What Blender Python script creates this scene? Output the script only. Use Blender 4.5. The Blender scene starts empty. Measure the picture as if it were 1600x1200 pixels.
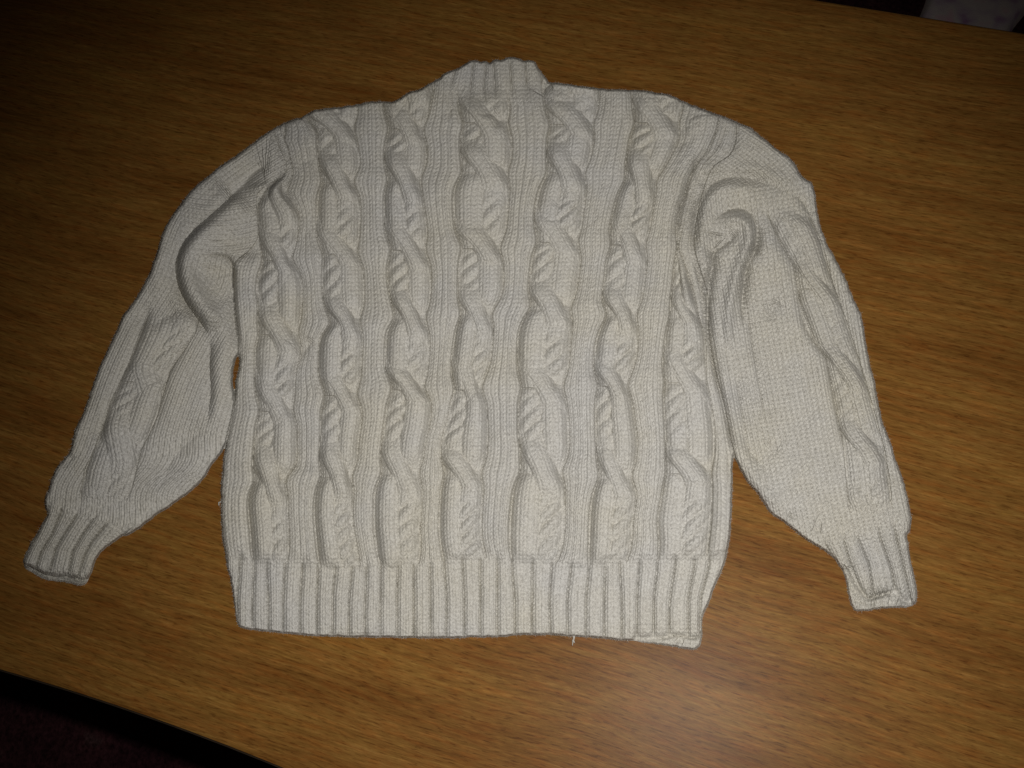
import bpy, math, random
import numpy as np
from mathutils import Vector, Matrix

# ------------------------------------------------------------------ camera
F = 1560.0                 # focal length in pixels of a 1600 x 1200 picture
CAM_H = 1.14               # height of the lens above the table top (z = 0)
NADIR = (985.0, 1148.0)   # where the plumb line under the camera meets the picture
_up = -np.array([(NADIR[0]-800)/F, -(NADIR[1]-600)/F, -1.0]); _up /= np.linalg.norm(_up)
_X = np.array([1.0, 0, 0]); _X -= (_X @ _up)*_up; _X /= np.linalg.norm(_X)
_Y = np.cross(_up, _X)
ROT = np.array([_X, _Y, _up])          # camera axes -> world axes

def ground(px, py, z=0.0):
    """point of the horizontal plane z seen at a picture position (arrays allowed)"""
    px = np.asarray(px, float); py = np.asarray(py, float); z = np.asarray(z, float)
    d = np.stack([(px-800)/F, -(py-600)/F, -np.ones_like(px)], -1) @ ROT.T
    t = (z-CAM_H)/d[..., 2]
    p = d*t[..., None]
    p[..., 2] += CAM_H
    return p

scene = bpy.context.scene
col = scene.collection
cam_data = bpy.data.cameras.new('camera')
cam = bpy.data.objects.new('camera', cam_data)
col.objects.link(cam)
cam_data.sensor_width = 36.0
cam_data.lens = 36.0*F/1600.0
cam_data.clip_start = 0.05
cam_data.clip_end = 100.0
M = Matrix.Identity(4)
for i in range(3):
    for j in range(3):
        M[i][j] = float(ROT[i, j])
M[2][3] = CAM_H
cam.matrix_world = M
scene.camera = cam

# ------------------------------------------------------------------ dim room + on-camera flash
world = bpy.data.worlds.new('World'); scene.world = world
world.use_nodes = True
bgn = world.node_tree.nodes['Background']
bgn.inputs['Color'].default_value = (1.0, 0.86, 0.70, 1)
bgn.inputs['Strength'].default_value = 0.014

fl = bpy.data.lights.new('flash', 'SPOT')
fl.energy = 64.0
fl.color = (1.0, 0.985, 0.975)
fl.shadow_soft_size = 0.014
fl.spot_size = math.radians(83)
fl.spot_blend = 1.0
flo = bpy.data.objects.new('flash', fl); col.objects.link(flo)
_fp = np.array([0, 0, CAM_H]) + ROT @ np.array([0.118, 0.047, 0.0])
_aim = ground(930.0, 760.0)
flo.location = Vector(_fp)
flo.rotation_euler = Vector(_aim-_fp).to_track_quat('-Z', 'Y').to_euler()

scene.cycles.use_denoising = False      # keep the fine knit and the grain of a small camera
vs = scene.view_settings
vs.view_transform = 'Standard'; vs.look = 'None'; vs.exposure = 0.0; vs.gamma = 1.0

# ------------------------------------------------------------------ helpers
def tag(o, label=None, cat=None, kind=None, group=None):
    if label: o['label'] = label
    if cat: o['category'] = cat
    if kind: o['kind'] = kind
    if group: o['group'] = group
    return o

def empty(name, loc):
    o = bpy.data.objects.new(name, None); col.objects.link(o); o.location = loc
    o.empty_display_size = 0.1
    return o

def mesh_obj(name, verts, faces, mat, parent=None, smooth=True, normals=None):
    me = bpy.data.meshes.new(name)
    verts = np.asarray(verts, np.float32)
    if isinstance(faces, np.ndarray):
        n = len(faces)
        me.vertices.add(len(verts)); me.vertices.foreach_set('co', verts.ravel())
        me.loops.add(n*4); me.loops.foreach_set('vertex_index', faces.astype(np.int32).ravel())
        me.polygons.add(n); me.polygons.foreach_set('loop_start', np.arange(0, n*4, 4, dtype=np.int32))
        me.update(calc_edges=True)
    else:
        me.from_pydata([tuple(map(float, v)) for v in verts], [], faces); me.update()
    me.polygons.foreach_set('use_smooth', np.full(len(me.polygons), bool(smooth)))
    if normals is not None:
        me.normals_split_custom_set_from_vertices(np.asarray(normals, np.float32).tolist())
    me.materials.append(mat)
    o = bpy.data.objects.new(name, me); col.objects.link(o)
    if parent is not None: o.parent = parent
    return o

def box(x0, x1, y0, y1, z0, z1):
    v = [(x0,y0,z0),(x1,y0,z0),(x1,y1,z0),(x0,y1,z0),(x0,y0,z1),(x1,y0,z1),(x1,y1,z1),(x0,y1,z1)]
    f = [(0,3,2,1),(4,5,6,7),(0,1,5,4),(1,2,6,5),(2,3,7,6),(3,0,4,7)]
    return v, f

def new_mat(name):
    m = bpy.data.materials.new(name); m.use_nodes = True
    nt = m.node_tree
    return m, nt, nt.nodes['Principled BSDF'], nt.nodes.new, nt.links.new

def ramp(nt, stops):
    r = nt.nodes.new('ShaderNodeValToRGB')
    e = r.color_ramp.elements
    while len(e) < len(stops): e.new(0.5)
    for k, (p, c) in enumerate(stops):
        e[k].position = p
        e[k].color = (c[0], c[1], c[2], 1) if not isinstance(c, (int, float)) else (c, c, c, 1)
    return r

# ------------------------------------------------------------------ materials
def wool_material():
    m, nt, b, N, L = new_mat('cream_wool')
    tc = N('ShaderNodeTexCoord')
    n1 = N('ShaderNodeTexNoise'); n1.inputs['Scale'].default_value = 11; n1.inputs['Detail'].default_value = 3
    L(tc.outputs['Object'], n1.inputs['Vector'])
    n2 = N('ShaderNodeTexNoise'); n2.inputs['Scale'].default_value = 420; n2.inputs['Detail'].default_value = 3
    L(tc.outputs['Object'], n2.inputs['Vector'])
    r1 = ramp(nt, [(0.3, (0.466, 0.441, 0.374)), (0.7, (0.456, 0.442, 0.408))])
    L(n1.outputs['Fac'], r1.inputs['Fac'])
    r2 = ramp(nt, [(0.28, (0.76, 0.75, 0.74)), (0.62, (1.06, 1.06, 1.06))])
    L(n2.outputs['Fac'], r2.inputs['Fac'])
    mx = N('ShaderNodeMix'); mx.data_type = 'RGBA'; mx.blend_type = 'MULTIPLY'; mx.inputs['Factor'].default_value = 1.0
    L(r1.outputs['Color'], mx.inputs['A']); L(r2.outputs['Color'], mx.inputs['B'])
    L(mx.outputs['Result'], b.inputs['Base Color'])
    b.inputs['Roughness'].default_value = 0.95
    b.inputs['Specular IOR Level'].default_value = 0.12
    b.inputs['Sheen Weight'].default_value = 0.0
    b.inputs['Sheen Roughness'].default_value = 0.5
    n3 = N('ShaderNodeTexNoise'); n3.inputs['Scale'].default_value = 700; n3.inputs['Detail'].default_value = 3
    L(tc.outputs['Object'], n3.inputs['Vector'])
    bp = N('ShaderNodeBump'); bp.inputs['Strength'].default_value = 0.45; bp.inputs['Distance'].default_value = 0.0012
    L(n3.outputs['Fac'], bp.inputs['Height']); L(bp.outputs['Normal'], b.inputs['Normal'])
    return m

def wood_material():
    m, nt, b, N, L = new_mat('varnished_veneer')
    tc = N('ShaderNodeTexCoord')
    def mapped(sx, sy, sz=1.0):
        mp = N('ShaderNodeMapping'); mp.inputs['Scale'].default_value = (sx, sy, sz)
        L(warp.outputs['Vector'], mp.inputs['Vector']); return mp
    # slow bending of the grain
    wn = N('ShaderNodeTexNoise'); wn.inputs['Scale'].default_value = 2.2; wn.inputs['Detail'].default_value = 2
    L(tc.outputs['Object'], wn.inputs['Vector'])
    sub = N('ShaderNodeVectorMath'); sub.operation = 'SUBTRACT'; sub.inputs[1].default_value = (0.5, 0.5, 0.5)
    L(wn.outputs['Color'], sub.inputs[0])
    scl = N('ShaderNodeVectorMath'); scl.operation = 'MULTIPLY'; scl.inputs[1].default_value = (0.0, 0.045, 0.0)
    L(sub.outputs['Vector'], scl.inputs[0])
    warp = N('ShaderNodeVectorMath'); warp.operation = 'ADD'
    L(tc.outputs['Object'], warp.inputs[0]); L(scl.outputs['Vector'], warp.inputs[1])

    def noise(mp, scale, detail, rough=0.55):
        n = N('ShaderNodeTexNoise'); n.inputs['Scale'].default_value = scale
        n.inputs['Detail'].default_value = detail; n.inputs['Roughness'].default_value = rough
        L(mp.outputs['Vector'], n.inputs['Vector']); return n
    broad = noise(mapped(1.1, 8), 2.0, 4)
    mid = noise(mapped(4.5, 70), 2.4, 6, 0.66)
    fine = noise(mapped(20.0, 230), 2.6, 6, 0.72)
    pore = noise(mapped(26.0, 210), 2.3, 3, 0.6)
    hue = noise(mapped(12.0, 70), 2.0, 3, 0.6)
    fig = noise(mapped(0.9, 7.5), 1.0, 3, 0.5)          # growth rings cut by the veneer knife: contour lines of a slow field
    fm = N('ShaderNodeMath'); fm.operation = 'MULTIPLY'; fm.inputs[1].default_value = 120.0
    L(fig.outputs['Fac'], fm.inputs[0])
    fs_ = N('ShaderNodeMath'); fs_.operation = 'SINE'; L(fm.outputs[0], fs_.inputs[0])
    ring = ramp(nt, [(0.0, (0.94, 0.92, 0.90)), (1.0, (1.03, 1.03, 1.03))])
    fa = N('ShaderNodeMath'); fa.operation = 'MULTIPLY_ADD'; fa.inputs[1].default_value = 0.5; fa.inputs[2].default_value = 0.5
    L(fs_.outputs[0], fa.inputs[0]); L(fa.outputs[0], ring.inputs['Fac'])
    add = N('ShaderNodeMath'); add.operation = 'MULTIPLY_ADD'; add.inputs[1].default_value = 0.50
    L(mid.outputs['Fac'], add.inputs[0])
    m2 = N('ShaderNodeMath'); m2.operation = 'MULTIPLY'; m2.inputs[1].default_value = 0.50
    L(fine.outputs['Fac'], m2.inputs[0]); L(m2.outputs[0], add.inputs[2])
    r = ramp(nt, [(0.32, (0.078, 0.0305, 0.0070)), (0.44, (0.130, 0.0585, 0.0128)), (0.54, (0.167, 0.0800, 0.0185)),
                  (0.66, (0.222, 0.1160, 0.0310))])
    L(add.outputs[0], r.inputs['Fac'])
    rb = ramp(nt, [(0.32, (0.80, 0.72, 0.66)), (0.50, (1, 0.98, 0.96)), (0.70, (1.12, 1.15, 1.08))])
    L(broad.outputs['Fac'], rb.inputs['Fac'])
    mx = N('ShaderNodeMix'); mx.data_type = 'RGBA'; mx.blend_type = 'MULTIPLY'; mx.inputs['Factor'].default_value = 1.0
    L(r.outputs['Color'], mx.inputs['A']); L(rb.outputs['Color'], mx.inputs['B'])
    rp = ramp(nt, [(0.36, (0.58, 0.51, 0.46)), (0.43, (0.96, 0.95, 0.93)), (0.58, (1.02, 1.02, 1.02)), (0.66, (1.22, 1.21, 1.15))])
    L(pore.outputs['Fac'], rp.inputs['Fac'])
    mx2 = N('ShaderNodeMix'); mx2.data_type = 'RGBA'; mx2.blend_type = 'MULTIPLY'; mx2.inputs['Factor'].default_value = 0.85
    L(mx.outputs['Result'], mx2.inputs['A']); L(rp.outputs['Color'], mx2.inputs['B'])
    mx3 = N('ShaderNodeMix'); mx3.data_type = 'RGBA'; mx3.blend_type = 'MULTIPLY'; mx3.inputs['Factor'].default_value = 1.0
    L(mx2.outputs['Result'], mx3.inputs['A']); L(ring.outputs['Color'], mx3.inputs['B'])
    rh = ramp(nt, [(0.36, (1.07, 0.95, 0.88)), (0.5, (1, 1, 1)), (0.64, (0.97, 1.02, 1.0))])
    L(hue.outputs['Fac'], rh.inputs['Fac'])
    mx4 = N('ShaderNodeMix'); mx4.data_type = 'RGBA'; mx4.blend_type = 'MULTIPLY'; mx4.inputs['Factor'].default_value = 1.0
    L(mx3.outputs['Result'], mx4.inputs['A']); L(rh.outputs['Color'], mx4.inputs['B'])
    L(mx4.outputs['Result'], b.inputs['Base Color'])
    b.inputs['Roughness'].default_value = 0.36
    b.inputs['Specular IOR Level'].default_value = 0.05
    bp = N('ShaderNodeBump'); bp.inputs['Strength'].default_value = 0.12; bp.inputs['Distance'].default_value = 0.0006
    L(fine.outputs['Fac'], bp.inputs['Height']); L(bp.outputs['Normal'], b.inputs['Normal'])
    return m

def plain(name, c, rough=0.6, spec=0.3):
    m, nt, b, N, L = new_mat(name)
    tc = N('ShaderNodeTexCoord')
    n = N('ShaderNodeTexNoise'); n.inputs['Scale'].default_value = 60; n.inputs['Detail'].default_value = 4
    L(tc.outputs['Object'], n.inputs['Vector'])
    r = ramp(nt, [(0.3, tuple(k*0.75 for k in c)), (0.7, tuple(k*1.2 for k in c))])
    L(n.outputs['Fac'], r.inputs['Fac']); L(r.outputs['Color'], b.inputs['Base Color'])
    b.inputs['Roughness'].default_value = rough; b.inputs['Specular IOR Level'].default_value = spec
    return m

def carpet_material():
    m, nt, b, N, L = new_mat('maroon_carpet')
    tc = N('ShaderNodeTexCoord')
    n = N('ShaderNodeTexNoise'); n.inputs['Scale'].default_value = 9; n.inputs['Detail'].default_value = 3
    L(tc.outputs['Object'], n.inputs['Vector'])
    v = N('ShaderNodeTexNoise'); v.inputs['Scale'].default_value = 130; v.inputs['Detail'].default_value = 4
    L(tc.outputs['Object'], v.inputs['Vector'])
    r = ramp(nt, [(0.35, (0.020, 0.0075, 0.009)), (0.6, (0.032, 0.012, 0.013)), (0.72, (0.046, 0.030, 0.027))])
    L(n.outputs['Fac'], r.inputs['Fac'])
    r2 = ramp(nt, [(0.3, 0.45), (0.7, 1.5)])
    L(v.outputs['Fac'], r2.inputs['Fac'])
    mx = N('ShaderNodeMix'); mx.data_type = 'RGBA'; mx.blend_type = 'MULTIPLY'; mx.inputs['Factor'].default_value = 1.0
    L(r.outputs['Color'], mx.inputs['A']); L(r2.outputs['Color'], mx.inputs['B'])
    L(mx.outputs['Result'], b.inputs['Base Color'])
    b.inputs['Roughness'].default_value = 1.0; b.inputs['Specular IOR Level'].default_value = 0.0
    bp = N('ShaderNodeBump'); bp.inputs['Strength'].default_value = 0.8; bp.inputs['Distance'].default_value = 0.006
    L(v.outputs['Fac'], bp.inputs['Height']); L(bp.outputs['Normal'], b.inputs['Normal'])
    return m

def cloth_material():
    m, nt, b, N, L = new_mat('mauve_print_cloth')
    tc = N('ShaderNodeTexCoord')
    n = N('ShaderNodeTexNoise'); n.inputs['Scale'].default_value = 17; n.inputs['Detail'].default_value = 2
    L(tc.outputs['Object'], n.inputs['Vector'])
    r = ramp(nt, [(0.32, (0.20, 0.105, 0.185)), (0.44, (0.29, 0.23, 0.25)), (0.55, (0.34, 0.29, 0.27)), (0.68, (0.36, 0.22, 0.24))])
    L(n.outputs['Fac'], r.inputs['Fac']); L(r.outputs['Color'], b.inputs['Base Color'])
    b.inputs['Roughness'].default_value = 0.95
    w = N('ShaderNodeTexNoise'); w.inputs['Scale'].default_value = 300
    L(tc.outputs['Object'], w.inputs['Vector'])
    bp = N('ShaderNodeBump'); bp.inputs['Strength'].default_value = 0.5; bp.inputs['Distance'].default_value = 0.002
    L(w.outputs['Fac'], bp.inputs['Height']); L(bp.outputs['Normal'], b.inputs['Normal'])
    return m

WOOL = wool_material(); WOOD = wood_material()
EDGE = plain('dark_edge_band', (0.030, 0.020, 0.012), 0.5)
LEGM = plain('dark_stained_wood', (0.10, 0.045, 0.018), 0.45)
CARPET = carpet_material(); CLOTH = cloth_material()

# ------------------------------------------------------------------ floor
FLOOR_Z = -0.75
fl_o = mesh_obj('floor', [(-6,-6,FLOOR_Z),(6,-6,FLOOR_Z),(6,6,FLOOR_Z),(-6,6,FLOOR_Z)], [(0,1,2,3)], CARPET, smooth=False)
tag(fl_o, kind='structure')

# ------------------------------------------------------------------ table
def build_table():
    near = ground([0, 157, 437], [1049, 1097, 1201])
    far = ground([1282, 1600], [-1, 50])
    a = near[2]-near[0]
    b = far[1]-far[0]
    ang = 0.5*(math.atan2(a[1], a[0])+math.atan2(b[1], b[0]))
    c, s = math.cos(ang), math.sin(ang)
    ctr = 0.5*(near[1]+far.mean(0)); ctr[2] = 0
    def loc(p): 
        q = p-ctr
        return q[..., 0]*c+q[..., 1]*s, -q[..., 0]*s+q[..., 1]*c
    nx, ny = loc(near); fx, fy = loc(far)
    # the long edges: near one very slightly bowed
    pn = np.polyfit(nx, ny, 2); pf = np.polyfit(fx, fy, 1)
    x0, x1 = -1.15, 1.25
    xs = np.linspace(x0, x1, 49)
    nb = np.clip(nx.mean()-xs, -9, 9)
    yn = np.where(xs <= nx.max()+0.05, np.polyval(pn, np.clip(xs, nx.min()-0.1, nx.max()+0.05)), np.nan)
    k = np.polyval(np.polyder(pn), nx.max()+0.05); last = np.polyval(pn, nx.max()+0.05)
    yn = np.where(np.isnan(yn), last+k*(xs-nx.max()-0.05)*0.5, yn)
    yf = np.polyval(pf, xs)
    root = empty('table', Vector(ctr)); root.rotation_euler = (0, 0, ang)
    tag(root, 'wooden table with a brown grained veneer top that the white sweater lies on', 'table')
    th, bev = 0.028, 0.003
    def outline(inset):
        lo = [(x, y+inset) for x, y in zip(xs, yn)]; hi = [(x, y-inset) for x, y in zip(xs[::-1], yf[::-1])]
        lo[0] = (lo[0][0]+inset, lo[0][1]); lo[-1] = (lo[-1][0]-inset, lo[-1][1])
        hi[0] = (hi[0][0]-inset, hi[0][1]); hi[-1] = (hi[-1][0]+inset, hi[-1][1])
        return lo+hi
    n = len(xs)*2
    top = [(x, y, 0.0) for x, y in outline(bev+0.0022)]
    rim = [(x, y, -0.0012) for x, y in outline(0.0022)]
    bot = [(x, y, -th) for x, y in outline(0.0022)]
    m = len(xs)
    faces = [(i, i+1, n-2-i, n-1-i) for i in range(m-1)]
    faces += [(n+i, n+(i+1) % n, (i+1) % n, i) for i in range(n)]
    faces += [(2*n+i, 2*n+(i+1) % n, n+(i+1) % n, n+i) for i in range(n)]
    faces += [(2*n+n-1-i, 2*n+n-2-i, 2*n+i+1, 2*n+i) for i in range(m-1)]
    mesh_obj('tabletop', top+rim+bot, faces, WOOD, root, smooth=False)
    # dark edge band round the top
    o1 = [(x, y, -0.0016) for x, y in outline(0.0018)]; o2 = [(x, y, -0.0030) for x, y in outline(0.0)]
    o3 = [(x, y, -th+0.001) for x, y in outline(0.0)]; o4 = [(x, y, -th+0.001) for x, y in outline(0.0018)]
    ef = []
    for q in range(3):
        ef += [(n*(q+1)+i, n*(q+1)+(i+1) % n, n*q+(i+1) % n, n*q+i) for i in range(n)]
    mesh_obj('edge_band', o1+o2+o3+o4, ef, EDGE, root, smooth=False)
    yl, yh = yn.max()+0.06, yf.min()-0.06
    for nm, bx in (('apron', (x0+.12, x1-.12, yl, yl+.02)), ('apron', (x0+.12, x1-.12, yh-.02, yh))):
        v, f = box(bx[0], bx[1], bx[2], bx[3], -th-0.09, -th-0.0005)
        mesh_obj(nm, v, f, LEGM, root, smooth=False)
    for lx in (x0+.09, x1-.09):
        for ly in (yl+.01, yh-.01):
            v, f = box(lx-.03, lx+.03, ly-.03, ly+.03, FLOOR_Z, -th-0.0005)
            v = [((x-lx)*(0.65 if z < -0.3 else 1)+lx, (y-ly)*(0.65 if z < -0.3 else 1)+ly, z) for x, y, z in v]
            mesh_obj('leg', v, f, LEGM, root, smooth=False)
    return root
table = build_table()

# ------------------------------------------------------------------ folded cloth on the floor beyond the table
def build_cloth():
    zt = FLOOR_Z+0.03
    A = ground(1430, 26, zt); B = ground(1447, -4, zt); Cc = ground(1580, 50, zt); D = ground(1606, -2, zt)
    u = (Cc-A); v = (B-A); v = v/np.linalg.norm(v)
    w = np.linalg.norm(u); u = u/w
    root_loc = A - v*0.12
    nu, nv = 25, 41
    Lg = 0.62
    verts, faces = [], []
    rng = random.Random(4)
    for j in range(nv):
        for i in range(nu):
            a = i/(nu-1); t = j/(nv-1)
            e = min(a, 1-a)*w; e2 = min(t, 1-t)*Lg
            hh = 0.03*math.sqrt(max(0, 1-(1-min(1, e/0.018))**2))*math.sqrt(max(0, 1-(1-min(1, e2/0.018))**2))
            hh += 0.004*math.sin(a*9+t*4)*min(1, e/0.02)*min(1, e2/0.02)
            edge = 0.006*math.sin(t*17+1)*(1 if a > .5 else -1)
            p = u*(a*w*(1+0.12*t)+edge*abs(2*a-1)) + v*(t*Lg)
            verts.append((p[0], p[1], FLOOR_Z-root_loc[2]+0.001+hh))
    for j in range(nv-1):
        for i in range(nu-1):
            q = j*nu+i
            faces.append((q, q+1, q+nu+1, q+nu))
    o = mesh_obj('folded_cloth', verts, faces, CLOTH)
    o.location = Vector(root_loc)
    tag(o, "pale mauve patterned cloth in the dark beyond the table's far edge, top right", 'cloth')
build_cloth()

# ------------------------------------------------------------------ the sweater: one relief of folds, cables and stitches
S = 1.2
gx = np.arange(22, 1448, S); gy = np.arange(76, 1030, S)
NX, NY = len(gx), len(gy)
XX, YY = np.meshgrid(gx, gy)

def sst(a, b, x):
    t = np.clip((x-a)/(b-a), 0, 1); return t*t*(3-2*t)

_rng = np.random.RandomState(7)
_tab = [_rng.rand(256, 256) for _ in range(4)]
def vnoise(x, y, k=0):
    xi = np.floor(x).astype(int); yi = np.floor(y).astype(int)
    fx = x-xi; fy = y-yi
    fx = fx*fx*(3-2*fx); fy = fy*fy*(3-2*fy)
    T = _tab[k]
    a = T[yi & 255, xi & 255]; b = T[yi & 255, (xi+1) & 255]
    c = T[(yi+1) & 255, xi & 255]; d = T[(yi+1) & 255, (xi+1) & 255]
    return (a*(1-fx)+b*fx)*(1-fy)+(c*(1-fx)+d*fx)*fy - 0.5

def spline(pts, step=3.0, closed=False):
    P = np.array(pts, float)
    if closed: Q = np.vstack([P[-1], P, P[0], P[1]])
    else: Q = np.vstack([2*P[0]-P[1], P, 2*P[-1]-P[-2]])
    out = []
    for i in range(1, len(Q)-2):
        p0, p1, p2, p3 = Q[i-1:i+3]
        n = max(2, int(np.linalg.norm(p2-p1)/step)+1)
        t = np.linspace(0, 1, n, endpoint=False)[:, None]
        # centripetal-like damping keeps the curve from overshooting at uneven spacing
        L = np.linalg.norm(p2-p1)
        m1 = (p2-p0); m2 = (p3-p1)
        m1 = m1/(np.linalg.norm(m1)+1e-9)*L; m2 = m2/(np.linalg.norm(m2)+1e-9)*L
        out.append((2*t**3-3*t**2+1)*p1+(t**3-2*t**2+t)*m1+(-2*t**3+3*t**2)*p2+(t**3-t**2)*m2)
    if not closed: out.append(P[-1:])
    return np.vstack(out)

# ---- outlines (picture positions of 1600 x 1200, laid on the table)
SHOULDER_L = [(232,430),(245,395),(255,360),(270,335),(287,312),(305,292),(325,275),(350,255),(380,235),(400,220),(425,203),(470,184)]
BODY = [(372,977),(384,983),(440,990),(495,994),(590,996),(715,997),(780,995),(840,992),(915,996),(990,1002),(1052,1011),(1091,1012),
        (1097,972),(1110,935),(1125,900),(1137,865),(1141,830),(1144,790),(1147,715),(1175,640),(1230,520),(1240,400),(1200,300),
        (1180,206),(1150,190),(1102,172),(1077,162),(1052,150),(1035,145),(980,140),(940,138),(910,135),(880,131),(857,128),(830,125),
        (720,128),(690,122),(670,131),(655,139),(640,143),(615,158),(580,158),(545,166),(495,171),(470,184),(425,203),(400,220),(360,300),
        (330,420),(335,520),(372,556),(368,595),(364,640),(352,695),(347,740),(345,790),(347,840),(352,873),(360,907),(366,945)]
COLLAR = [(690,160),(688,122),(715,106),(728,99),(737,95),(746,95),(751,97),(758,96),(765,98),(770,95),(776,93),(783,94),(795,90),(805,90),(813,92),
          (820,95),(828,94),(836,97),(841,105),(848,115),(857,128),(858,160)]
SLEEVE_L = SHOULDER_L + [(520,210),(500,330),(440,470),(388,530),(368,562),(364,592),(367,618),(368,640),(360,680),(346,707),(332,727),(315,752),
            (287,777),(250,802),(225,820),(200,836),(190,839),(162,860),(150,874),(147,885),(145,893),(137,909),(130,914),(100,910),(65,903),
            (47,893),(39,886),(37,876),(47,852),(62,825),(75,803),(72,795),(71,780),(77,757),(87,732),(110,702),(117,672),(130,645),(140,615),
            (155,575),(172,537),(184,512),(190,495),(205,475),(222,450)]
SLEEVE_R = [(1072,190),(1110,177),(1150,190),(1181,206),(1212,231),(1237,250),(1253,275),(1268,287),(1274,302),(1278,337),(1290,375),(1306,406),
            (1319,431),(1332,464),(1342,482),(1349,505),(1351,522),(1357,555),(1367,600),(1378,655),(1390,685),(1397,710),(1408,742),(1417,770),
            (1422,790),(1425,812),(1423,829),(1417,836),(1419,850),(1424,876),(1430,907),(1433,932),(1430,942),(1420,948),(1382,951),(1337,954),
            (1330,945),(1325,925),(1321,905),(1312,886),(1300,870),(1270,850),(1245,832),(1220,812),(1202,800),(1185,775),(1167,752),(1157,735),
            (1147,715),(1140,690),(1110,600),(1060,480),(1040,300)]

def grid_slice(x0, x1, y0, y1):
    i0 = max(0, int((x0-gx[0])/S)); i1 = min(NX, int((x1-gx[0])/S)+2)
    j0 = max(0, int((y0-gy[0])/S)); j1 = min(NY, int((y1-gy[0])/S)+2)
    return slice(j0, j1), slice(i0, i1)

def inside_poly(P):
    ins = np.zeros((NY, NX), bool)
    A, B = P, np.roll(P, -1, 0)
    for j, y in enumerate(gy):
        m = (A[:, 1] <= y) != (B[:, 1] <= y)
        if not m.any(): continue
        xs = A[m, 0]+(y-A[m, 1])*(B[m, 0]-A[m, 0])/(B[m, 1]-A[m, 1])
        cnt = np.searchsorted(np.sort(xs), gx)
        ins[j] = cnt % 2 == 1
    return ins

def sdf(P, pad=46):
    D = np.full((NY, NX), float(pad)); CX = XX.copy(); CY = YY.copy()
    B = np.roll(P, -1, 0)
    for a, b in zip(P, B):
        sl = grid_slice(min(a[0], b[0])-pad, max(a[0], b[0])+pad, min(a[1], b[1])-pad, max(a[1], b[1])+pad)
        x, y = XX[sl], YY[sl]
        if x.size == 0: continue
        e = b-a; t = np.clip(((x-a[0])*e[0]+(y-a[1])*e[1])/(e@e+1e-9), 0, 1)
        px, py = a[0]+t*e[0], a[1]+t*e[1]
        d = np.hypot(x-px, y-py)
        m = d < D[sl]
        D[sl] = np.where(m, d, D[sl]); CX[sl] = np.where(m, px, CX[sl]); CY[sl] = np.where(m, py, CY[sl])
    return np.where(inside_poly(P), D, -D), CX, CY

def knit_edge(P, seed, amp=0.9):
    """closed outline with the small irregular bumps of knitted edges"""
    Q = spline(P, 3.0, True)
    T = np.roll(Q, -1, 0)-np.roll(Q, 1, 0); T /= np.linalg.norm(T, axis=1)[:, None]+1e-9
    s = np.cumsum(np.linalg.norm(Q-np.roll(Q, 1, 0), axis=1))
    n = vnoise(s/6.0, s*0+seed, 1)*2.4+vnoise(s/26.0, s*0+seed+9.5, 2)*1.8
    return Q+np.stack([-T[:, 1], T[:, 0]], 1)*(n*amp)[:, None]

polys = [knit_edge(BODY, 1.5), knit_edge(COLLAR, 4.5, 0.6), knit_edge(SLEEVE_L, 7.5), knit_edge(SLEEVE_R, 11.5)]
sd = [sdf(P) for P in polys]
DU = sd[0][0].copy(); CX = sd[0][1].copy(); CY = sd[0][2].copy()
for d, cx, cy in sd[1:]:
    m = d > DU
    DU[m] = d[m]; CX[m] = cx[m]; CY[m] = cy[m]

def curve_at(pts):
    """x (or y) as a smooth function of the other coordinate; pts = [(t, value)...]"""
    P = np.array(sorted(pts), float)
    Q = spline(P, 4.0)
    Q = Q[np.argsort(Q[:, 0])]
    return lambda t: np.interp(t, Q[:, 0], Q[:, 1])

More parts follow.
